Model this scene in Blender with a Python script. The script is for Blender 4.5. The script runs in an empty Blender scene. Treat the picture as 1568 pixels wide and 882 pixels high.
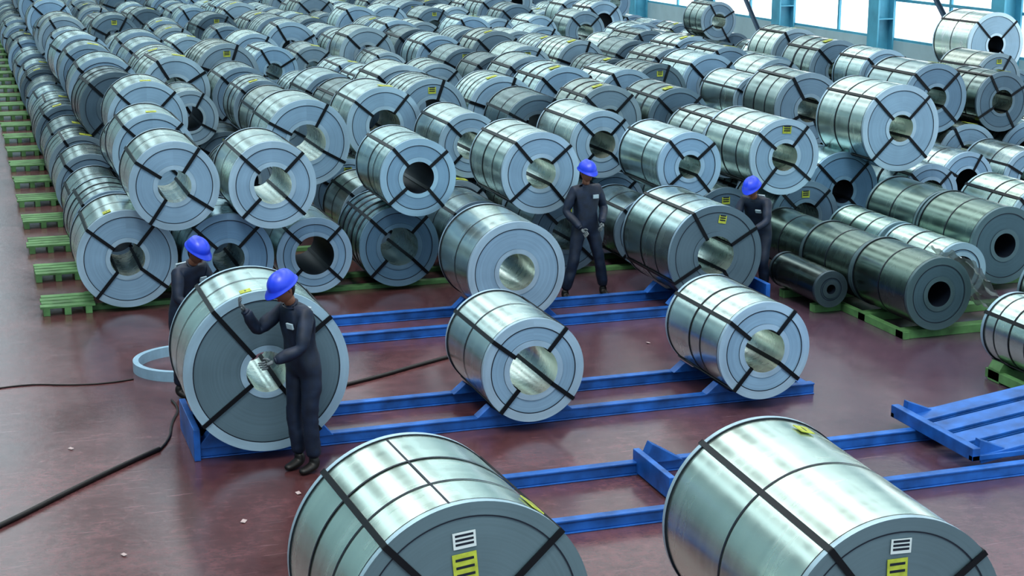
import bpy, math, random
import numpy as np
from mathutils import Vector, Matrix
random.seed(7); rng=np.random.default_rng(7)
S=bpy.context.scene; COL=S.collection
def link(o,parent=None):
    COL.objects.link(o)
    if parent: o.parent=parent
    return o
def lin(c):
    return tuple(((x/255)/12.92 if x/255<=.04045 else ((x/255+.055)/1.055)**2.4) for x in c)+(1,)
# ---------------------------------------------------------------- materials
class NT:
    def __init__(s,name):
        s.m=bpy.data.materials.new(name); s.m.use_nodes=True; s.t=s.m.node_tree
        s.b=s.t.nodes["Principled BSDF"]
    def n(s,typ,**k):
        x=s.t.nodes.new(typ)
        for a,v in k.items(): setattr(x,a,v)
        return x
    def l(s,a,b): s.t.links.new(a,b)
def simple(name,rgb,rough=.5,metal=0,spec=.5,noise=0,nscale=8):
    q=NT(name); b=q.b
    b.inputs["Base Color"].default_value=lin(rgb); b.inputs["Roughness"].default_value=rough
    b.inputs["Metallic"].default_value=metal; b.inputs["Specular IOR Level"].default_value=spec
    if noise:
        tc=q.n("ShaderNodeTexCoord"); no=q.n("ShaderNodeTexNoise"); no.inputs["Scale"].default_value=nscale; no.inputs["Detail"].default_value=5
        q.l(tc.outputs["Object"],no.inputs["Vector"])
        hv=q.n("ShaderNodeHueSaturation"); hv.inputs["Color"].default_value=lin(rgb)
        mr=q.n("ShaderNodeMapRange"); mr.inputs["From Min"].default_value=.3; mr.inputs["From Max"].default_value=.7
        mr.inputs["To Min"].default_value=1-noise; mr.inputs["To Max"].default_value=1+noise
        q.l(no.outputs["Fac"],mr.inputs["Value"]); q.l(mr.outputs["Result"],hv.inputs["Value"]); q.l(hv.outputs["Color"],b.inputs["Base Color"])
    return q.m
def coilmat(name,rgb,rough,metal,sx,sy,amp,rvar=.08,bump=.0):
    """metal with streaks in UV space and per-coil tint attribute"""
    q=NT(name); b=q.b
    uv=q.n("ShaderNodeUVMap"); uv.uv_map="UVMap"
    mp=q.n("ShaderNodeMapping"); mp.inputs["Scale"].default_value=(sx,sy,1); q.l(uv.outputs["UV"],mp.inputs["Vector"])
    no=q.n("ShaderNodeTexNoise"); no.inputs["Scale"].default_value=1; no.inputs["Detail"].default_value=4; q.l(mp.outputs["Vector"],no.inputs["Vector"])
    n2=q.n("ShaderNodeTexNoise"); n2.inputs["Scale"].default_value=1.6; n2.inputs["Detail"].default_value=2; q.l(uv.outputs["UV"],n2.inputs["Vector"])
    ad=q.n("ShaderNodeMath",operation="ADD"); q.l(no.outputs["Fac"],ad.inputs[0]); q.l(n2.outputs["Fac"],ad.inputs[1])
    mr=q.n("ShaderNodeMapRange"); mr.inputs["From Min"].default_value=.7; mr.inputs["From Max"].default_value=1.3
    mr.inputs["To Min"].default_value=1-amp; mr.inputs["To Max"].default_value=1+amp*.5; q.l(ad.outputs[0],mr.inputs["Value"])
    at=q.n("ShaderNodeAttribute"); at.attribute_name="tint"
    mx=q.n("ShaderNodeMix",data_type="RGBA",blend_type="MULTIPLY"); mx.inputs["Factor"].default_value=1
    mx.inputs["A"].default_value=lin(rgb); q.l(at.outputs["Color"],mx.inputs["B"])
    hv=q.n("ShaderNodeHueSaturation"); q.l(mx.outputs["Result"],hv.inputs["Color"]); q.l(mr.outputs["Result"],hv.inputs["Value"])
    q.l(hv.outputs["Color"],b.inputs["Base Color"])
    r2=q.n("ShaderNodeMapRange"); r2.inputs["From Min"].default_value=.7; r2.inputs["From Max"].default_value=1.3
    r2.inputs["To Min"].default_value=rough-rvar; r2.inputs["To Max"].default_value=rough+rvar; q.l(ad.outputs[0],r2.inputs["Value"]); q.l(r2.outputs["Result"],b.inputs["Roughness"])
    b.inputs["Metallic"].default_value=metal
    if bump:
        bp=q.n("ShaderNodeBump"); bp.inputs["Strength"].default_value=bump; bp.inputs["Distance"].default_value=.01
        q.l(n2.outputs["Fac"],bp.inputs["Height"]); q.l(bp.outputs["Normal"],b.inputs["Normal"])
    return q.m
M_WRAP=coilmat("galvanised_wrap",(212,228,223),.25,.97,.8,9,.12,.05,bump=.13)
M_FACE=coilmat("coil_end_wrap",(126,156,180),.45,.25,.6,60,.16)
M_FACED=coilmat("coil_end_wrap_dull",(94,114,126),.45,.35,.6,60,.12)
M_EDGE=coilmat("edge_protector",(158,184,202),.36,.5,2,20,.12)
M_BORE=coilmat("coil_bore",(228,238,228),.28,.85,1.5,12,.12)
M_DARKLINE=simple("seam_dark",(22,32,46),.5,.2)
M_STRAP=simple("black_steel_strap",(8,14,22),.4,.3)
M_YEL=simple("label_yellow_green",(150,162,60),.6,0,noise=.2,nscale=20)
M_WHT=simple("label_white",(180,192,196),.6)
CM=[M_WRAP,M_FACE,M_EDGE,M_BORE,M_DARKLINE,M_STRAP,M_YEL,M_WHT,M_EDGE]
M_BLUE=simple("blue_painted_steel",(30,86,156),.42,.1,noise=.4,nscale=5)
M_GREEN=simple("green_painted_skid",(78,118,76),.6,0,noise=.35,nscale=5)

# ---------------------------------------------------------------- coil builder
def coil_arrays(R=.55,r=.25,L=1.3,seg=48,straps=(45,135,225,315),bands=(.5,),labels=(),sw=.040,bore_dark=False,bandw=.02,rot=0,seam=None):
    V=[];F=[];MI=[];SM=[];UV=[]
    def strip(r0,y0,r1,y1,mat,flip=False,smooth=True,uvm=0):
        b=len(V)
        for i in range(seg):
            a=2*math.pi*i/seg; s,c=math.sin(a),math.cos(a)
            V.append((r0*s,y0,r0*c)); V.append((r1*s,y1,r1*c))
        for i in range(seg):
            j=(i+1)%seg
            q=[b+2*i,b+2*i+1,b+2*j+1,b+2*j]
            u0,u1=2*math.pi*i/seg*R,2*math.pi*(i+1)/seg*R
            if uvm==0: uvq=[(u0,y0),(u0,y1),(u1,y1),(u1,y0)]
            else: uvq=[(u0,r0),(u0,r1),(u1,r1),(u1,r0)]
            if flip: q=q[::-1]; uvq=uvq[::-1]
            F.append(q);MI.append(mat);SM.append(smooth);UV.extend(uvq)
    def box(a,rr0,rr1,y0,y1,w,mat):
        a=math.radians(a); er=(math.sin(a),math.cos(a)); et=(math.cos(a),-math.sin(a)); b=len(V)
        for rr in (rr0,rr1):
            for y in (y0,y1):
                for t in (-w/2,w/2):
                    V.append((er[0]*rr+et[0]*t,y,er[1]*rr+et[1]*t))
        for q in ((0,1,3,2),(4,6,7,5),(0,4,5,1),(2,3,7,6),(0,2,6,4),(1,5,7,3)):
            F.append([b+k for k in q]);MI.append(mat);SM.append(False);UV.extend([(0,0),(1,0),(1,1),(0,1)])
    e=.007; cw=.045
    ys=[cw]+[L*f for f in bands]+[L-cw]
    for k in range(len(ys)-1):
        rr=R-(.003 if k%2 else 0)
        strip(rr,ys[k],rr,ys[k+1],0)
    for f in bands: strip(R+.004,L*f-bandw/2,R+.004,L*f+bandw/2,4)
    for s,(ya,yb) in ((1,(0,cw)),(-1,(L-cw,L))):
        strip(R+e,ya,R+e,yb,2)
    strip(R-.003,cw,R+e,cw,4,flip=True); strip(R-.003,L-cw,R+e,L-cw,4)
    strip(R+.0085,cw,R+.0085,cw+.010,4); strip(R+.0085,L-cw-.01,R+.0085,L-cw,4)
    for yo,fl,sg in ((0,True,-1),(L,False,1)):
        ir=R-.075
        strip(R+e,yo,ir,yo,8,flip=not fl,uvm=1)
        strip(ir,yo+sg*.001,ir-.009,yo+sg*.001,4,flip=not fl,uvm=1)
        strip(ir,yo,ir,yo-sg*.012,4,flip=not fl,uvm=1)
        strip(ir,yo-sg*.006,r+.055,yo-sg*.006,1,flip=not fl,uvm=1)
        strip(r+.055,yo-sg*.006,r+.055,yo+sg*.004,4,flip=not fl,uvm=1)
        strip(r+.055,yo+sg*.004,r,yo+sg*.004,8,flip=not fl,uvm=1)
    strip(r,-.004,r,L+.004,3 if not bore_dark else 4,flip=True)
    if seam is not None: box(seam,R-.001,R+.003,cw+.012,L-cw-.012,.012,4)
    for a in straps:
        box(a,R+.004,R+.015,-.012,L+.012,sw,5)
        box(a,r-.01,R+.015,-.014,-.004,sw,5)
        box(a,r-.01,R+.015,L+.004,L+.014,sw,5)
        box(a,r-.012,r-.003,-.014,L+.014,sw,5)
    for kind,a,p,w,h in labels:
        if kind=="body":       # sheet label on the barrel, p = y position
            box(a,R+.006,R+.012,p,p+h,w,6)
            for k in range(3): box(a+(k-1)*3,R+.0121,R+.0128,p+.03,p+h-.03,.012,4)
        elif kind=="facey":    # yellow-green label on end face, p radial
            box(a,p,p+h,-.004,.0,w,6)
            for k in range(3): box(a,p+.03+k*h*.28,p+.03+k*h*.28+.016,-.0055,-.004,w*.75,4)
        else:
            box(a,p,p+h,-.004,.0,w,7)
            for k in range(3): box(a,p+.02+k*h*.27,p+.02+k*h*.27+.014,-.0055,-.004,w*.8,4)
    return [np.array(V,dtype=np.float32),np.array(F,dtype=np.int32),np.array(MI,dtype=np.int32),np.array(SM,dtype=bool),np.array(UV,dtype=np.float32)]
def make_mesh(name,V,F,MI,SM,UV,T,mats):
    me=bpy.data.meshes.new(name)
    me.vertices.add(len(V)); me.vertices.foreach_set("co",V.ravel())
    me.loops.add(F.size); me.loops.foreach_set("vertex_index",F.ravel())
    me.polygons.add(len(F)); me.polygons.foreach_set("loop_start",np.arange(0,F.size,4,dtype=np.int32)); me.polygons.foreach_set("loop_total",np.full(len(F),4,dtype=np.int32))
    me.polygons.foreach_set("material_index",MI); me.polygons.foreach_set("use_smooth",SM)
    uvl=me.uv_layers.new(name="UVMap"); uvl.data.foreach_set("uv",UV.ravel())
    at=me.attributes.new("tint","FLOAT_COLOR","FACE"); at.data.foreach_set("color",T.ravel())
    for m in mats: me.materials.append(m)
    me.update(); me.validate()
    return me
HERO=[]
def tintrow(t,n): return np.tile(np.array(list(t)+[1],dtype=np.float32),(n,1))
def coil(X,Y,R,L,h=None,zc=None,r=None,yaw=0,tint=(1,1,1),roll=0,dull=0,**k):
    z=h+R if zc is None else zc
    r=r or R*.42
    A=coil_arrays(R=R,r=r,L=L,seg=96,**k)
    A[4]=A[4]+np.array([random.random()*50,random.random()*50],dtype=np.float32)
    mats=list(CM)
    if dull: mats[1]=M_FACED
    if dull>1: mats[8]=M_FACED
    me=make_mesh("steel_coil",*A,tintrow(tint,len(A[1])),mats)
    o=bpy.data.objects.new("steel_coil",me); link(o); o.location=(X,Y,z); o.rotation_euler=(0,math.radians(roll),math.radians(yaw))
    HERO.append((X,Y,R,L,z)); return o
X4=(45,135,225,315)
# foreground
coil(2.55,8.37,.755,1.32,.12,r=.24,yaw=3,straps=(-42,48,138,228),bands=(.3,.62),labels=(("facew",-4,.49,.14,.1),("facey",-5,.29,.15,.17),("body",38,.12,.09,.2)),tint=(1.02,1.04,1.0),dull=2,seam=-8)
coil(4.90,7.62,.70,1.95,.12,r=.24,yaw=-3,straps=(-38,52,142,232),bands=(.5,),labels=(("facew",1,.49,.13,.09),("facey",-1,.30,.13,.16),("body",15,1.6,.1,.14)),tint=(1.04,1.04,1.0),dull=2)
coil(2.38,14.02,.74,1.05,.1,r=.19,straps=(-38,52,142,232),bands=(.5,),tint=(1.05,1.1,1.1),labels=(("body",-12,.05,.1,.1),),dull=1)
coil(4.9,14.0,.50,1.25,.12,r=.24,straps=(-52,128,40,220),bands=(.5,),tint=(1.05,1.05,1.05))
coil(7.3,13.95,.49,1.3,.12,r=.22,straps=(-50,130,40,220),bands=(.35,.55),tint=(1.05,1.05,1.05))
coil(5.95,17.6,.59,1.25,.12,r=.22,straps=(),bands=(.45,),tint=(1.08,1.06,1.06))
coil(8.5,17.6,.61,1.5,.12,r=.24,straps=(60,150,240,330),bands=(.3,.6),tint=(.85,.9,.93),labels=(("facey",10,.4,.1,.1),),dull=2)
# stack, bottom front row
coil(1.73,19.99,.60,1.25,.06,r=.21,straps=(40,130,220,310),labels=(("body",-20,.1,.1,.12),))
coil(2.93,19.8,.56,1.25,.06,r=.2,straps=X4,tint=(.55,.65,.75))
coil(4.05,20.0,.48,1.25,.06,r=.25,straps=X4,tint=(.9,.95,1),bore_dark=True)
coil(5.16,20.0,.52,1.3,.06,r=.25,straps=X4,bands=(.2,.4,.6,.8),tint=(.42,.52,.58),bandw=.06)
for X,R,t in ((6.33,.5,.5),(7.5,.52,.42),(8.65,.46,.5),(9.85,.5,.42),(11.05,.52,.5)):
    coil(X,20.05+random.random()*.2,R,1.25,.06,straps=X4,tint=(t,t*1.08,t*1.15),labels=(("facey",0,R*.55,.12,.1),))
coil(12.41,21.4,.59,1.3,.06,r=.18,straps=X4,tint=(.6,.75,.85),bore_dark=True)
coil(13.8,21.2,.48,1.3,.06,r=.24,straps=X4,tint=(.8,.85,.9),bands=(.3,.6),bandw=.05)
# upper row
coil(2.30,19.66,.535,1.25,zc=1.585,r=.2,straps=(35,125,215,305))
coil(3.46,19.5,.53,1.3,zc=1.56,r=.23,straps=X4)
coil(5.25,19.35,.48,1.35,zc=1.58,r=.2,straps=(50,140,230,320),bands=(.3,.5),tint=(.85,.92,.95),bore_dark=True)
coil(6.88,19.4,.52,1.4,zc=1.54,r=.2,straps=(50,140,230,320),bands=(.3,.6))
coil(9.0,19.5,.45,1.4,zc=1.5,r=.16,straps=(50,140,230,320),bands=(.4,),tint=(.9,.95,1))
coil(10.45,19.6,.51,1.5,zc=1.54,r=.19,straps=(40,130,220,310),bands=(.3,.6),labels=(("facey",3,.32,.13,.1),))
coil(12.98,20.8,.63,1.4,zc=1.66,r=.2,straps=X4,bands=(.3,.6))
coil(2.37,22.4,.55,1.2,zc=1.57,straps=X4,labels=(("body",0,.1,.14,.12),))
coil(4.48,22.4,.60,1.3,zc=1.62,r=.26,straps=(30,120,210,300),labels=(("body",35,.2,.1,.12),))
coil(5.97,23.9,.58,1.3,zc=1.6,r=.24,straps=(40,130,220,310),labels=(("body",5,.05,.2,.2),))
coil(6.80,22.2,.46,1.4,zc=1.5,r=.2,straps=X4)
coil(8.63,21.7,.48,1.5,zc=1.5,r=.2,straps=X4)
coil(2.62,25.4,.60,1.2,zc=1.62,straps=X4,labels=(("body",0,.05,.16,.14),))
# right hand group: dark rolls end to end, silver rolls
DK=(.24,.285,.265)
for Y,R in ((15.7,.42),(17.0,.40),(18.3,.37)):
    coil(10.42,Y,R,1.26,.12,straps=(),bands=(.5,),tint=DK,bore_dark=True,r=.15)
coil(9.82,17.1,.22,1.2,.1,straps=(),bands=(),tint=(.18,.2,.2),bore_dark=True,r=.06)
coil(11.5,16.9,.36,1.3,.1,straps=(),bands=(.3,.6),tint=(.8,.88,.86),r=.2,bore_dark=True)
coil(11.5,18.3,.36,1.3,.1,straps=(),bands=(.3,.6),tint=(.7,.8,.76),r=.2)
coil(12.55,17.5,.5,1.3,.1,straps=(),bands=(.5,),tint=(.28,.34,.32),r=.16,bore_dark=True)
coil(12.6,18.95,.48,1.3,.1,straps=(),bands=(.5,),tint=(.34,.4,.38),r=.3)
coil(13.9,18.6,.5,1.3,.1,straps=X4,bands=(.3,.5),tint=(.9,.95,.9))
coil(10.38,12.75,.38,1.5,.14,straps=(30,120,210,300),bands=(.15,.32,.5,.68,.85),tint=(.9,.95,.95),r=.2,bandw=.015)
coil(11.75,14.2,.42,1.3,.14,straps=X4,bands=(.5,),tint=(.5,.56,.56),r=.2)
# right-back coils beside the window wall
coil(20.95,31.0,.58,1.3,.06,straps=X4,tint=(.9,.9,.9),r=.2)
coil(22.15,31.0,.58,1.3,.06,straps=X4,tint=(.6,.65,.65),r=.2)
coil(21.55,30.9,.70,1.4,zc=1.78,straps=X4,tint=(1.5,1.4,1.3),r=.2,bore_dark=True)
coil(20.2,38.2,.62,1.3,.06,straps=X4,tint=(1.4,1.35,1.25),r=.2)
coil(18.2,41.2,.62,1.3,.06,straps=X4,tint=(1.4,1.35,1.25),r=.2,bore_dark=True)

# stockpile: merged mesh
TPL=[]
for i in range(10):
    st=[X4,(30,120,210,300),X4,(60,150,240,330),(20,110,200,290)][i%5]
    bd=[(.5,),(.3,.6),(.2,.4,.6,.8),(.4,),(.33,.66)][(i*3)%5]
    lb=[(),(("body",10,.08,.2,.2),),(),(("facey",0,.33,.12,.1),),(("body",-15,.1,.16,.14),)][(i*2+i//5)%5]
    TPL.append(coil_arrays(R=.55,r=[.22,.25,.19][i%3],L=1.25,seg=40,straps=st,bands=bd,labels=lb,bandw=.05 if i in(2,7) else .025,sw=.045,bore_dark=(i%3==1)))
PV=[];PF=[];PM=[];PS=[];PU=[];PT=[]; off=0; nst=0
def blocked(X,Y,R,L,z):
    for a in HERO:
        if Y<a[1]+a[3]+.06 and a[1]<Y+L+.06 and math.hypot(X-a[0],z-a[4])<R+a[2]-.03: return True
    return False
def put(X,Y,R,L,z,tint,jit=1.3):
    global off,nst
    V,F,MI,SM,UV=TPL[random.randrange(10)]
    s=R/.562
    P=V*np.array([s,L/1.25,s],dtype=np.float32)
    yw=math.radians(max(-3,min(3,random.gauss(0,jit)))); c,sn=math.cos(yw),math.sin(yw)
    y0=P[:,1]-L/2; x=P[:,0]*c-y0*sn+X; y=P[:,0]*sn+y0*c+Y+L/2
    PV.append(np.stack([x,y,P[:,2]+z],1).astype(np.float32)); PF.append(F+off); off+=len(V)
    PM.append(MI);PS.append(SM);PU.append(UV+rng.random(2).astype(np.float32)*40);PT.append(tintrow(tint,len(F))); nst+=1
def rt():
    u=random.random()
    if u<.16: t=random.uniform(.3,.5); return (t,t*1.06,t*1.08)
    t=random.uniform(.62,1.08); w=random.uniform(-.05,.06)
    return (t*(.98+w),t*1.0,t*(1.01-w))
ROWY=[20+1.87*k for k in range(36)]
NC=19
for k,Y in enumerate(ROWY):
    Rb=[random.uniform(.49,.585) for _ in range(NC)]
    for i in range(NC):
        X=1.73+1.2*i
        if X>Y*.92: continue
        if k==0: continue
        if X>21: continue
        if 11.6<X<14.6 and k<2: continue
        y=Y+random.uniform(-.12,.12); L=random.uniform(1.15,1.4); R=Rb[i]
        if blocked(X,y,R,L,.06+R): continue
        put(X,y,R,L,.06+R,rt())
    for i in range(NC-1):
        X=1.73+1.2*i+.6
        if X>Y*.92 or k==0: continue
        if X>21: continue
        pr=.12 if X<10 else (.3 if X<13.5 else (.55 if X<17 else .9))
        if random.random()<pr: continue
        R=random.uniform(.45,.63); Ra=(Rb[i]+Rb[i+1])/2
        z=.06+Ra+math.sqrt((Ra+R)**2-.36)+.01
        y=Y+random.uniform(-.3,.25); L=random.uniform(1.1,1.45)
        if blocked(X,y,R,L,z): continue
        if not(12<X<14.6 and k<2): put(X,y,R,L,z,rt(),2)
me=make_mesh("steel_coil_stockpile",np.concatenate(PV),np.concatenate(PF),np.concatenate(PM),np.concatenate(PS),np.concatenate(PU),np.concatenate(PT),CM)
link(bpy.data.objects.new("steel_coil_stockpile",me))

# ---------------------------------------------------------------- generic mesh helper
class MB:
    def __init__(s): s.v=[];s.f=[];s.m=[]
    def box(s,x0,x1,y0,y1,z0,z1,mat=0,M=None):
        b=len(s.v)
        for x in(x0,x1):
            for y in(y0,y1):
                for z in(z0,z1):
                    p=Vector((x,y,z)); s.v.append(tuple(M@p if M else p))
        for q in((0,1,3,2),(4,6,7,5),(0,4,5,1),(2,3,7,6),(0,2,6,4),(1,5,7,3)): s.f.append([b+k for k in q]); s.m.append(mat)
    def prism(s,poly,y0,y1,mat=0):   # poly in xz
        b=len(s.v); n=len(poly)
        for x,z in poly: s.v.append((x,y0,z))
        for x,z in poly: s.v.append((x,y1,z))
        s.f.append([b+i for i in range(n)]); s.m.append(mat)
        s.f.append([b+n+i for i in range(n)][::-1]); s.m.append(mat)
        for i in range(n):
            j=(i+1)%n; s.f.append([b+j,b+i,b+n+i,b+n+j]); s.m.append(mat)
    def obj(s,name,mats,parent=None,bevel=0,smooth=False):
        me=bpy.data.meshes.new(name); me.from_pydata(s.v,[],s.f); me.polygons.foreach_set("material_index",s.m)
        for m in mats: me.materials.append(m)
        me.validate(); me.update()
        o=bpy.data.objects.new(name,me); link(o,parent)
        if smooth:
            for p in me.polygons:p.use_smooth=True
        if bevel:
            b=o.modifiers.new("b","BEVEL"); b.width=bevel; b.segments=2
        return o
def channel(b,x0,x1,yc,w=.09,h=.11,mat=0):
    b.box(x0,x1,yc-w/2,yc+w/2,h-.02,h,mat); b.box(x0,x1,yc-w/2,yc+w/2,0,.015,mat)
    b.box(x0,x1,yc-.03,yc+.03,.015,h-.02,mat); 
def chocks(b,X,R,h,y0,y1,reach=.36):
    for sx in(-1,1):
        a=math.radians(38); px=R*math.sin(a); pz=h+R-R*math.cos(a)
        tx=X+sx*(px+.02)
        poly=[(X+sx*(px-(pz-h)/math.tan(a)+.03),h),(tx+sx*.16,h),(tx+sx*.03,pz)]
        if sx<0: poly=poly[::-1]
        b.prism([(p[0],p[1]) for p in poly],y0-.06,y0+.06)
        b.prism([(p[0],p[1]) for p in poly],y1-.06,y1+.06)
b=MB()
for y in(14.3,15.15): channel(b,1.75,8.05,y,h=.12)
for X,R in((2.38,.74),(4.9,.5),(7.3,.49)): chocks(b,X,R,.12 if R<.7 else .1,14.3,15.05 if R>.7 else 15.1)
for x in(1.75,7.95): b.box(x,x+.1,14.3,15.15,.02,.09)
b.box(1.72,1.78,14.2,15.2,0,.3); b.obj("coil_rail_frame",[M_BLUE],bevel=.006)
b=MB()
for y in(17.68,18.5): channel(b,3.6,9.25,y,h=.12)
for X,R in((5.95,.59),(8.5,.61)): chocks(b,X,R,.12,17.78,18.45)
for x in(3.7,9.1): b.box(x,x+.1,17.7,18.5,.02,.09)
b.box(9.2,9.26,17.6,18.1,0,.32)
b.obj("coil_rail_frame",[M_BLUE],bevel=.006)
b=MB()
for y in(11.55,12.65): channel(b,2.6,9.9,y,h=.12)
b.prism([(5.42,.12),(5.80,.12),(5.50,.30)],12.54,12.66)
b.box(5.38,5.44,11.9,12.7,.02,.22)
for x in(2.7,): b.box(x,x+.1,11.55,12.65,.02,.09)
b.obj("coil_rail_frame",[M_BLUE],bevel=.006)
b=MB()
for y in(8.85,9.35): channel(b,1.3,6.6,y,h=.12)
for X,R in((2.55,.755),(4.96,.70)): chocks(b,X,R,.12,8.85,9.35)
b.obj("coil_rail_frame",[M_BLUE],bevel=.006)
# empty saddle tray at right end
b=MB()
for k,y in enumerate((11.82,12.16,12.5,12.84)):
    M=Matrix.Translation((8.3,y,.13))@Matrix.Rotation(math.radians(-7),4,'Y')
    b.box(0,1.65,-.12,.12,.0,.03,M=M); b.box(0,1.65,-.12,-.10,-.05,.0,M=M)
b.box(8.2,10.0,11.68,11.74,.12,.17); b.box(8.2,10.0,12.98,13.04,.12,.17); b.box(8.2,8.28,11.68,13.04,.12,.24); b.box(9.93,10.0,11.68,12.6,.12,.33)
b.prism([(8.28,.12),(8.75,.12),(8.30,.3)],11.72,11.8); b.prism([(8.28,.12),(8.75,.12),(8.30,.3)],12.9,12.98)
b.obj("coil_saddle_tray",[M_BLUE],bevel=.006)
# green skids below the stockpile and the right group
b=MB()
for Y in ROWY:
    xe=min(22,Y*.95)
    for dy in(.25,.95): b.box(1.25,xe,Y+dy-.06,Y+dy+.06,0,.055)
    dy=.35
    for s in range(4): b.box(.66+.04*random.random(),1.32,Y+dy-.30+s*.17,Y+dy-.17+s*.17,.09,.12)
    for xx in(.70,.95,1.2): b.box(xx,xx+.08,Y+dy-.3,Y+dy+.34,0,.09)
b.obj("green_coil_skid_rows",[M_GREEN],bevel=.004)
b=MB()
for y in(15.9,16.75,17.9,18.9): b.box(10.05,13.2,y-.08,y+.08,0,.1)
for y in(17.3,18.1): b.box(9.68,10.05,y-.06,y+.06,0,.1)
b.box(10.05,10.13,15.8,19.0,.0,.09)
for y in(19.2,): b.box(13.3,14.5,y-.08,y+.08,0,.1)
for y in(13.15,14.05):
    b.box(10.05,12.4,y-.1,y+.1,0,.14)
    b.prism([(10.05,.14),(10.22,.14),(10.10,.22)],y-.1,y+.1)
b.box(10.05,10.12,13.1,14.2,.02,.12)
b.obj("green_coil_skid",[M_GREEN],bevel=.005)

# ---------------------------------------------------------------- room shell
q=NT("maroon_floor_paint"); bs=q.b
tc=q.n("ShaderNodeTexCoord")
n1=q.n("ShaderNodeTexNoise"); n1.inputs["Scale"].default_value=.55; n1.inputs["Detail"].default_value=8; n1.inputs["Roughness"].default_value=.65
n2=q.n("ShaderNodeTexNoise"); n2.inputs["Scale"].default_value=7; n2.inputs["Detail"].default_value=8; n2.inputs["Roughness"].default_value=.7
mp=q.n("ShaderNodeMapping"); mp.inputs["Scale"].default_value=(.7,6,1); mp.inputs["Rotation"].default_value=(0,0,.25)
n3=q.n("ShaderNodeTexNoise"); n3.inputs["Scale"].default_value=3; n3.inputs["Detail"].default_value=6
q.l(tc.outputs["Object"],n1.inputs["Vector"]); q.l(tc.outputs["Object"],n2.inputs["Vector"]); q.l(tc.outputs["Object"],mp.inputs["Vector"]); q.l(mp.outputs["Vector"],n3.inputs["Vector"])
cr=q.n("ShaderNodeValToRGB"); cr.color_ramp.elements[0].position=.3; cr.color_ramp.elements[0].color=lin((66,38,40)); cr.color_ramp.elements[1].position=.72; cr.color_ramp.elements[1].color=lin((104,74,78))
q.l(n1.outputs["Fac"],cr.inputs["Fac"])
cr2=q.n("ShaderNodeValToRGB"); cr2.color_ramp.elements[0].position=.3; cr2.color_ramp.elements[0].color=(.6,.6,.6,1); cr2.color_ramp.elements[1].position=.7; cr2.color_ramp.elements[1].color=(1.2,1.2,1.2,1)
q.l(n2.outputs["Fac"],cr2.inputs["Fac"])
mx=q.n("ShaderNodeMix",data_type="RGBA",blend_type="MULTIPLY"); mx.inputs["Factor"].default_value=.8
q.l(cr.outputs["Color"],mx.inputs["A"]); q.l(cr2.outputs["Color"],mx.inputs["B"])
cr3=q.n("ShaderNodeValToRGB"); cr3.color_ramp.elements[0].position=.62; cr3.color_ramp.elements[0].color=(0,0,0,1); cr3.color_ramp.elements[1].position=.8; cr3.color_ramp.elements[1].color=(.35,.35,.35,1)
q.l(n3.outputs["Fac"],cr3.inputs["Fac"])
mx2=q.n("ShaderNodeMix",data_type="RGBA"); q.l(cr3.outputs["Color"],mx2.inputs["Factor"]); q.l(mx.outputs["Result"],mx2.inputs["A"]); mx2.inputs["B"].default_value=lin((140,122,130))
# bluish sheen of the windows on the worn right side, put into the colour
sxy=q.n("ShaderNodeSeparateXYZ"); q.l(tc.outputs["Object"],sxy.inputs[0])
mra=q.n("ShaderNodeMapRange"); mra.inputs["From Min"].default_value=5; mra.inputs["From Max"].default_value=10; mra.inputs["To Min"].default_value=0; mra.inputs["To Max"].default_value=.6; q.l(sxy.outputs["X"],mra.inputs["Value"])
mx3=q.n("ShaderNodeMix",data_type="RGBA"); q.l(mra.outputs["Result"],mx3.inputs["Factor"]); q.l(mx2.outputs["Result"],mx3.inputs["A"]); mx3.inputs["B"].default_value=lin((72,66,86))
q.l(mx3.outputs["Result"],bs.inputs["Base Color"])
mr=q.n("ShaderNodeMapRange"); mr.inputs["To Min"].default_value=.05; mr.inputs["To Max"].default_value=.36; q.l(n1.outputs["Fac"],mr.inputs["Value"]); q.l(mr.outputs["Result"],bs.inputs["Roughness"])
bp=q.n("ShaderNodeBump"); bp.inputs["Strength"].default_value=.10; bp.inputs["Distance"].default_value=.02; q.l(n2.outputs["Fac"],bp.inputs["Height"]); q.l(bp.outputs["Normal"],bs.inputs["Normal"])
bs.inputs["Specular IOR Level"].default_value=.7
M_FLOOR=q.m
XW=25.5;XL=-9;YF=90;YN=-8;ZH=11
b=MB(); b.box(XL-.3,XW+.3,YN,YF,-.3,0); b.obj("floor",[M_FLOOR])
M_WALL=simple("wall_cladding",(150,178,186),.6,0,noise=.06,nscale=2)
M_TEAL=simple("teal_steel_column",(84,156,180),.45,.1,noise=.15,nscale=2)
M_TEALD=simple("dark_brace_steel",(38,60,78),.5,.1)
q=NT("daylit_frosted_glass"); q.b.inputs["Base Color"].default_value=(.9,.95,1,1); q.b.inputs["Roughness"].default_value=.4
q.b.inputs["Emission Color"].default_value=(.95,.97,1,1)
tc=q.n("ShaderNodeTexCoord"); no=q.n("ShaderNodeTexNoise"); no.inputs["Scale"].default_value=.7; q.l(tc.outputs["Object"],no.inputs["Vector"])
mr=q.n("ShaderNodeMapRange"); mr.inputs["To Min"].default_value=1.0; mr.inputs["To Max"].default_value=2.4; q.l(no.outputs["Fac"],mr.inputs["Value"]); q.l(mr.outputs["Result"],q.b.inputs["Emission Strength"])
M_GLASS=q.m
b=MB(); b.box(XW,XW+.25,YN,YF,0,.9); b.box(XW,XW+.25,YN,YF,5.2,ZH); b.obj("wall_right",[M_WALL])
b=MB(); b.box(XL-.25,XL,YN,YF,0,ZH); b.obj("wall_left",[M_WALL])
b=MB(); b.box(XL-.25,XW+.25,YF,YF+.25,0,ZH); b.obj("wall_back",[M_WALL])
ys=[35.8+6*k for k in range(-7,9)]
wn=0
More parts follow.
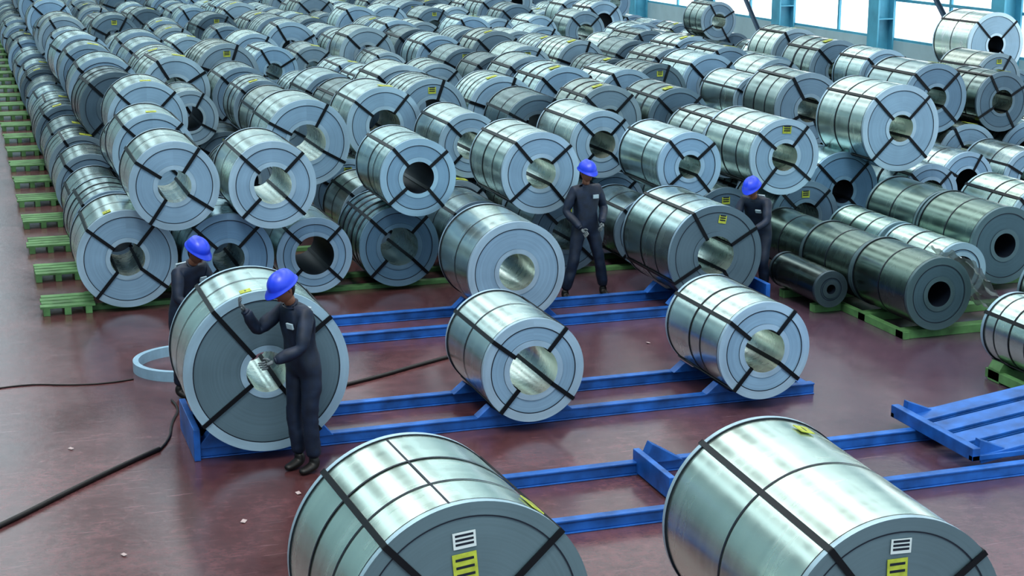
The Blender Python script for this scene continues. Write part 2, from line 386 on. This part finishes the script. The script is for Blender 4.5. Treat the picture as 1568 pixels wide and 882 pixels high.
for k,y in enumerate(ys):
    if y+6>YF: break
    b=MB()
    b.box(XW+.1,XW+.13,y,y+6,.9,5.2,1)
    for yy in(y+.05,y+3,y+5.9): b.box(XW+.03,XW+.1,yy-.05,yy+.05,.9,5.2,0)
    for zz in(.93,2.05,3.3,5.15): b.box(XW+.02,XW+.1,y,y+6,zz-.04,zz+.04,0)
    wn+=1; b.obj("window_%d"%wn,[M_TEAL,M_GLASS])
for y in ys:
    b=MB(); w=.28
    b.box(XW-.55,XW-.50,y-w,y+w,0,ZH); b.box(XW-.05,XW,y-w,y+w,0,ZH); b.box(XW-.5,XW-.05,y-.03,y+.03,0,ZH)
    for zz in(.02,1.5,3,4.5): b.box(XW-.5,XW-.05,y-w,y+w,zz,zz+.03)
    b.box(XW-.65,XW,y-.4,y+.4,0,.03)
    b.obj("steel_column",[M_TEAL])
for y in(ys[8],ys[10],ys[12]):
    b=MB(); p0=Vector((XW-.7,y-5.5,.3)); p1=Vector((XW-.7,y-.4,5)); d=p1-p0; Lb=d.length
    M=Matrix.Translation(p0)@d.to_track_quat('X','Z').to_matrix().to_4x4()
    b.box(0,Lb,-.06,-.04,-.08,.08,M=M); b.box(0,Lb,-.06,.06,-.01,.01,M=M)
    b.obj("diagonal_brace",[M_TEALD])
# roof with open skylight strips running along the building
b=MB(); x=XL
while x<XW:
    b.box(x,min(x+2.3,XW),YN,YF,ZH,ZH+.12); x+=5.2
for y in range(-8,91,7): b.box(XL,XW,y-.12,y+.12,ZH-.35,ZH)
b.obj("ceiling",[simple("roof_sheet",(96,112,116),.7)])

# ---------------------------------------------------------------- floor bits
def curve(name,pts,rad,mat):
    cu=bpy.data.curves.new(name,"CURVE"); cu.dimensions='3D'; sp=cu.splines.new("NURBS"); sp.points.add(len(pts)-1)
    for i,p in enumerate(pts): sp.points[i].co=(p[0],p[1],p[2] if len(p)>2 else rad,1)
    sp.use_endpoint_u=True; sp.order_u=3; cu.bevel_depth=rad; cu.bevel_resolution=3; cu.materials.append(mat)
    o=bpy.data.objects.new(name,cu); link(o); return o
M_RUB=simple("black_rubber",(16,16,20),.5)
curve("power_cable",[(-1.2,11.9),(0,13.08),(.6,13.75),(1.16,14.33),(1.45,14.6)],.022,M_RUB)
curve("power_cable",[(1.45,14.6),(1.58,14.85),(1.66,15.4),(1.8,15.8),(1.75,16.1)],.012,M_RUB)
curve("thin_cable",[(-1,16.9),(-.3,17.0),(.11,17.12),(.45,17.15),(.76,17.0),(1.2,16.92),(1.46,17.0)],.008,M_RUB)
curve("loose_strap",[(3.3,15.95),(3.9,16.2),(4.4,16.5),(5.0,16.8)],.02,M_RUB)
A=MB(); n=64
M_RING=simple("pale_ring_sheet",(140,174,196),.4,.3,noise=.1)
prof=[(.50,0),(.56,0),(.56,.11),(.50,.11)]
for i in range(n):
    a=2*math.pi*i/n
    for rr,z in prof: A.v.append((rr*math.cos(a),rr*math.sin(a),z))
for i in range(n):
    j=(i+1)%n
    for k in range(4):
        l=(k+1)%4; A.f.append([i*4+k,j*4+k,j*4+l,i*4+l]); A.m.append(0)
o=A.obj("edge_protector_ring",[M_RING]); o.location=(2.05,17.3,0)
M_DEB=simple("paper_scrap",(160,148,150),.8)
b=MB()
for x,y in ((.68,14.91),(1.9,12.6),(2.45,13.1),(.9,12.2),(6.9,12.2),(3.0,16.6),(7.2,16.6)):
    s=random.uniform(.015,.035)
    M=Matrix.Translation((x,y,.010))@Matrix.Rotation(random.random()*6,4,'Z')@Matrix.Rotation(.15,4,'X')
    b.box(-s,s,-s*.6,s*.6,-.002,.002,M=M)
b.obj("floor_debris",[M_DEB])
# crumpled plastic film at the dark rolls
nx,ny=24,20; vs=[];fs=[]
from mathutils import noise as mn
for i in range(nx):
    for j in range(ny):
        u=i/(nx-1);v=j/(ny-1); x=10.9+u*.62; y=15.72+v*.95
        z=.88-.74*u+.10*mn.noise(Vector((u*5,v*5,1)))+.05*mn.noise(Vector((u*13,v*13,4)))
        vs.append((x,y,max(.12,z)))
for i in range(nx-1):
    for j in range(ny-1): fs.append((i*ny+j,(i+1)*ny+j,(i+1)*ny+j+1,i*ny+j+1))
me=bpy.data.meshes.new("plastic_film"); me.from_pydata(vs,[],fs)
q=NT("plastic_film"); q.b.inputs["Base Color"].default_value=lin((165,180,185)); q.b.inputs["Roughness"].default_value=.2; q.b.inputs["Alpha"].default_value=.75
me.materials.append(q.m); 
for p in me.polygons:p.use_smooth=True
link(bpy.data.objects.new("plastic_film",me))

# ---------------------------------------------------------------- people
M_NAVY=simple("navy_coverall",(14,30,52),.6,noise=.35,nscale=14)
M_SKIN=simple("skin",(118,82,66),.55)
M_HELM=simple("blue_helmet",(32,62,196),.35)
M_BOOT=simple("black_boot",(12,12,14),.5)
M_BADGE=simple("reflective_badge",(140,160,172),.4)
M_HAIR=simple("black_hair",(15,12,12),.7)
M_EYEW=simple("eye_white",(225,225,220),.3); M_LIP=simple("lips",(110,60,56),.5)
M_GLOVE=simple("work_glove",(88,98,104),.8)
def skin(name,verts,edges,radii,mat,parent,root=0,sub=2,flat=1):
    me=bpy.data.meshes.new(name); me.from_pydata(verts,edges,[]); o=bpy.data.objects.new(name,me); link(o)
    m=o.modifiers.new("skin","SKIN"); m.use_smooth_shade=True
    for i,r in enumerate(radii):
        rr=r if isinstance(r,tuple) else (r,r)
        me.skin_vertices[0].data[i].radius=rr
        me.skin_vertices[0].data[i].use_root=(i==root)
    s=o.modifiers.new("s","SUBSURF"); s.levels=sub; s.render_levels=sub
    dg=bpy.context.evaluated_depsgraph_get(); dg.update()
    nm=bpy.data.meshes.new_from_object(o.evaluated_get(dg)); bpy.data.objects.remove(o)
    nm.materials.clear(); nm.materials.append(mat)
    for p in nm.polygons:p.use_smooth=True
    no=bpy.data.objects.new(name,nm); link(no,parent); return no
def hand(name,wrist,d,up,side,parent,mat):
    d=d.normalized(); side=(side-d*side.dot(d)).normalized(); up=d.cross(side).normalized()*-1
    w=wrist
    V=[w,w+d*.035,w+d*.07]; E=[(0,1),(1,2)]; Rr=[(.026,.02),(.034,.018),(.036,.016)]
    o=skin(name+"_palm",[tuple(v) for v in V],E,Rr,mat,parent,sub=2)
    for k,(off,ln) in enumerate(((.028,.068),(.010,.076),(-.009,.070),(-.027,.056))):
        p0=w+d*.06+side*off; p1=w+d*.088+side*off*1.05; p2=p1+(d*.85-up*.5).normalized()*ln*.45; p3=p2+(d*.4-up*.9).normalized()*ln*.38
        skin(name+"_finger_%d"%(k+1),[tuple(p) for p in(p0,p1,p2,p3)],[(0,1),(1,2),(2,3)],[.010,.0095,.0085,.0075],mat,parent,sub=1)
    p0=w+d*.025+side*.018; p1=p0+(d*.6+side*.8).normalized()*.038; p2=p1+(d*.9+side*.2-up*.3).normalized()*.03
    skin(name+"_thumb",[tuple(p) for p in(p0,p1,p2)],[(0,1),(1,2)],[.0125,.011,.009],mat,parent,sub=1)
def sphere_mesh(nu=32,nv=24):
    vs=[];fs=[]
    for j in range(nv+1):
        t=math.pi*j/nv
        for i in range(nu):
            a=2*math.pi*i/nu; vs.append(Vector((math.sin(t)*math.sin(a),-math.sin(t)*math.cos(a),math.cos(t))))
    for j in range(nv):
        for i in range(nu):
            k=(i+1)%nu; fs.append((j*nu+i,(j+1)*nu+i,(j+1)*nu+k,j*nu+k))
    return vs,fs
def mobj(name,vs,fs,mat,parent,mtx=None,subs=0):
    me=bpy.data.meshes.new(name); me.from_pydata([tuple(v) for v in vs],[],fs); me.materials.append(mat); me.validate()
    for p in me.polygons:p.use_smooth=True
    o=bpy.data.objects.new(name,me); link(o,parent)
    if mtx is not None:o.matrix_local=mtx
    return o
def head(parent,base,pitch,yawh=0):
    E=bpy.data.objects.new("head",None); link(E,parent); E.location=base; E.rotation_euler=(math.radians(pitch),0,math.radians(yawh))
    vs,fs=sphere_mesh(36,28)
    g=lambda x,y,cx,cy,s: math.exp(-((x-cx)**2+(y-cy)**2)/(s*s))
    out=[]
    for v in vs:
        x,y,z=v.x*.076,v.y*.096,v.z*.118
        if z<0: x*=1-.28*(-z/.118)**1.5; y*=1-.10*(-z/.118)
        if v.y<-.3:
            y-=.024*g(x,z,0,-.012,.016)+.014*g(x,z,0,.006,.012)
            y+=.010*(g(x,z,.031,.018,.016)+g(x,z,-.031,.018,.016))
            y-=.006*g(x,z,0,-.052,.022); y-=.010*g(x,z,0,-.095,.022)
            y-=.005*(g(x,z,.03,.038,.018)+g(x,z,-.03,.038,.018))
        out.append(Vector((x,y,z+.095)))
    mobj("face",out,fs,M_SKIN,E)
    for sx in(-1,1):
        v2,f2=sphere_mesh(12,8)
        mobj("eye",[Vector((v.x*.012+sx*.031,v.y*.010-.079,v.z*.008+.113)) for v in v2],f2,M_EYEW,E)
        mobj("pupil",[Vector((v.x*.005+sx*.031,v.y*.004-.0875,v.z*.006+.113)) for v in v2],f2,M_HAIR,E)
        mobj("ear",[Vector((v.x*.009+sx*.077,v.y*.018+.005,v.z*.030+.098)) for v in v2],f2,M_SKIN,E)
    mobj("mouth",[Vector((v.x*.023,v.y*.006-.094,v.z*.007+.042)) for v in v2],f2,M_LIP,E)
    v3,f3=sphere_mesh(28,20)
    mobj("hair",[Vector((v.x*.081,v.y*.098+.006,v.z*.112+.105)) if (v.z>.35 or v.y>.15) else Vector((v.x*.06,v.y*.07+.01,v.z*.09+.10)) for v in v3],f3,M_HAIR,E)
    nu,nv=40,12; hv=[];hf=[]
    for j in range(nv+1):
        t=math.pi/2*j/nv
        for i in range(nu):
            a=2*math.pi*i/nu
            r=math.sin(t); x=.112*r*math.sin(a); y=-.135*r*math.cos(a); z=.115*math.cos(t)
            z+=.010*math.exp(-(x/.014)**2)*(1 if j<nv-1 else 0)
            hv.append(Vector((x,y+.005,z+.145)))
    for k,(s1,dz) in enumerate(((1.10,-.008),(1.11,-.014),(.97,-.010))):
        for i in range(nu):
            a=2*math.pi*i/nu; fr=max(0,math.cos(a))**2
            ex=1+ (.28*fr if k<2 else 0)
            hv.append(Vector((.112*s1*math.sin(a),-.135*s1*math.cos(a)*ex+.005,.145+dz-(.012*fr if k<2 else 0))))
    for j in range(nv+3):
        for i in range(nu):
            k=(i+1)%nu; hf.append((j*nu+i,(j+1)*nu+i,(j+1)*nu+k,j*nu+k))
    mobj("helmet",hv,hf,M_HELM,E)
def worker(loc,rot,J,hpitch=10,hyaw=0,glove=M_GLOVE,sc=1):
    P=bpy.data.objects.new("warehouse_worker",None); link(P); P.location=loc; P.rotation_euler=(0,0,math.radians(rot)); P.scale=(sc,sc,sc)
    D=dict(pel=(0,0,.95),sp=(0,0,1.12),ch=(0,0,1.30),nb=(0,.0,1.45),nt=(0,-.01,1.53),
      hl=(.095,0,.88),kl=(.105,-.02,.50),al=(.11,.02,.12),hr=(-.095,0,.88),kr=(-.105,-.02,.50),ar=(-.11,.02,.12),
      sl=(.17,0,1.405),el=(.235,.03,1.13),wl=(.235,-.08,.89),sr=(-.17,0,1.405),er=(-.235,.03,1.13),wr=(-.235,-.08,.89))
    D.update(J)
    names=["pel","sp","ch","nb","hl","kl","al","hr","kr","ar","sl","el","wl","sr","er","wr"]
    rad={"pel":(.14,.12),"sp":(.14,.115),"ch":(.155,.12),"nb":(.078,.07),"hl":.102,"kl":.074,"al":.066,"hr":.102,"kr":.074,"ar":.066,
         "sl":.076,"el":.056,"wl":.046,"sr":.076,"er":.056,"wr":.046}
    V=[Vector(D[n]) for n in names]; R=[rad[n] for n in names]; ix={n:i for i,n in enumerate(names)}
    E=[("pel","sp"),("sp","ch"),("ch","nb"),("pel","hl"),("hl","kl"),("kl","al"),("pel","hr"),("hr","kr"),("kr","ar"),("ch","sl"),("sl","el"),("el","wl"),("ch","sr"),("sr","er"),("er","wr")]
    E=[(ix[a],ix[b_]) for a,b_ in E]
    ne=[]
    for a,b_ in E:
        n1=names[a]; n2_=names[b_]
        if (n1,n2_) in(("hl","kl"),("kl","al"),("hr","kr"),("kr","ar"),("sl","el"),("el","wl"),("sr","er"),("er","wr")):
            ra=R[a] if not isinstance(R[a],tuple) else R[a][0]; rb=R[b_]
            mid=(V[a]+V[b_])/2; V.append(mid); f=1.06 if n1[0] in"ks" or n1[0]=="e" else 1.0
            R.append((ra+rb)/2*f); ne+=[(a,len(V)-1),(len(V)-1,b_)]
        else: ne.append((a,b_))
    cv=skin("coverall",[tuple(v) for v in V],ne,R,M_NAVY,P,root=0,sub=2)
    for v in cv.data.vertices:     # cloth folds
        nn=mn.noise(v.co*9+Vector((loc[0],0,0)))*.010+mn.noise(v.co*Vector((22,22,30)))*.005
        v.co+=v.normal*nn
    nb,nt=Vector(D["nb"]),Vector(D["nt"])
    skin("neck",[tuple(nb-Vector((0,0,.02))),tuple(nt),tuple(nt+Vector((0,0,.03)))],[(0,1),(1,2)],[.058,.052,.05],M_SKIN,P,sub=1)
    skin("collar",[tuple(nb+Vector((0,.005,.0))),tuple(nb+(nt-nb)*.45)],[(0,1)],[.085,.07],M_NAVY,P,sub=2)
    head(P,tuple(nt+Vector((0,0,-.005))),hpitch,hyaw)
    for s,sd in(("l",1),("r",-1)):
        w=Vector(D["w"+s]); e=Vector(D["e"+s]); d=(w-e).normalized()
        hand("hand_"+("left" if s=="l" else "right"),w+d*.01,d,None,Vector((-sd*.6,-.8,.3)),P,glove)
        a=Vector(D["a"+s])
        skin("boot_"+s,[tuple(a+Vector((0,.0,.03))),tuple(a+Vector((0,.01,-.06))),tuple(a+Vector((0,-.09,-.085))),tuple(a+Vector((0,-.16,-.09)))],[(0,1),(1,2),(2,3)],[.052,.054,(.046,.034),(.04,.028)],M_BOOT,P,sub=2)
        skin("cuff_"+s,[tuple(w-d*.03),tuple(w+d*.012)],[(0,1)],[.046,.044],M_NAVY,P,sub=1)
    ch=Vector(D["ch"]);up=(Vector(D["nb"])-ch).normalized()
    fwd=Vector((1,0,0)).cross(up)
    if fwd.y>0: fwd=-fwd
    M=Matrix.Translation(ch)@Matrix(((1,fwd.x*-1,up.x),(0,-fwd.y,up.y),(0,-fwd.z,up.z))).to_4x4()
    b=MB(); b.box(.04,.12,-.130,-.112,.0,.05,M=M); b.box(-.09,.09,.112,.133,.02,.10,M=M); o=b.obj("reflective_badges",[M_BADGE],P,bevel=.004)
    return P
# worker strapping the coil
worker((2.62,13.66,0),-62,dict(pel=(0,.03,.95),sp=(-.01,0,1.12),ch=(-.01,-.04,1.31),nb=(-.02,-.07,1.46),nt=(-.02,-.10,1.53),
   sl=(.15,-.05,1.40),el=(.20,-.15,1.14),wl=(.07,-.33,1.05),sr=(-.18,-.05,1.40),er=(-.28,-.22,1.22),wr=(-.27,-.36,1.42),
   hl=(.095,.03,.88),hr=(-.095,.03,.88),kl=(.09,0,.50),kr=(-.09,-.02,.5),al=(.08,.04,.12),ar=(-.09,.02,.12)),hpitch=28,sc=1.05)
# standing worker by the stack
worker((7.28,18.85,0),8,dict(al=(.27,.0,.12),kl=(.19,-.04,.5),ar=(-.27,.02,.12),kr=(-.18,-.03,.5),hl=(.10,0,.88),hr=(-.10,0,.88),
   el=(.26,-.0,1.15),wl=(.13,-.20,1.0),er=(-.27,.02,1.14),wr=(-.16,-.18,.95)),hpitch=14)
# leaning worker right of the large coil
worker((9.46,18.4,0),-50,dict(pel=(0,.08,.86),sp=(0,.03,1.02),ch=(0,-.06,1.18),nb=(0,-.13,1.30),nt=(0,-.18,1.36),hl=(.1,.08,.81),hr=(-.1,.08,.81),
   kl=(.12,-.06,.47),kr=(-.12,-.04,.47),al=(.11,.06,.12),ar=(-.10,.08,.12),sl=(.17,-.10,1.25),sr=(-.17,-.10,1.25),
   el=(.22,-.22,1.02),wl=(.12,-.36,.94),er=(-.22,-.22,1.02),wr=(-.12,-.36,.94)),hpitch=26,sc=.97)
# worker behind the strapped coil
worker((1.95,16.25,0),35,dict(pel=(0,.05,.94),sp=(0,0,1.10),ch=(0,-.07,1.26),nb=(0,-.12,1.39),nt=(0,-.16,1.45),hl=(.1,.05,.87),hr=(-.1,.05,.87),
   sl=(.17,-.10,1.33),sr=(-.17,-.10,1.33),el=(.24,-.17,1.08),wl=(.12,-.34,1.0),er=(-.24,-.17,1.08),wr=(-.12,-.36,1.0)),hpitch=28)

# ---------------------------------------------------------------- light, world, camera
w=bpy.data.worlds.new("World"); S.world=w; w.use_nodes=True; t=w.node_tree; bg=t.nodes["Background"]
tc=t.nodes.new("ShaderNodeTexCoord"); sx=t.nodes.new("ShaderNodeSeparateXYZ"); cr=t.nodes.new("ShaderNodeValToRGB")
t.links.new(tc.outputs["Generated"],sx.inputs[0]); t.links.new(sx.outputs["Z"],cr.inputs["Fac"]); t.links.new(cr.outputs["Color"],bg.inputs["Color"])
e=cr.color_ramp.elements; e[0].position=0; e[0].color=(.18,.25,.29,1); e[1].position=.8; e[1].color=(1,.99,.95,1)
x=e.new(.35); x.color=(.38,.49,.53,1)
bg.inputs["Strength"].default_value=4.0
sd=bpy.data.lights.new("sun","SUN"); sd.energy=2.2; sd.angle=math.radians(20); sd.color=(1,.98,.93); so=bpy.data.objects.new("sun_light",sd); link(so); so.rotation_euler=(math.radians(30),math.radians(-18),0)
cd=bpy.data.cameras.new("camera"); cd.lens=57.4; cd.sensor_width=36; cd.clip_end=300
co=bpy.data.objects.new("camera",cd); link(co); co.location=(0,0,5); co.rotation_euler=(math.radians(90-13.56),0,math.radians(-18.5)); S.camera=co
S.view_settings.view_transform='Standard'; S.view_settings.look='Medium High Contrast'; S.view_settings.exposure=0
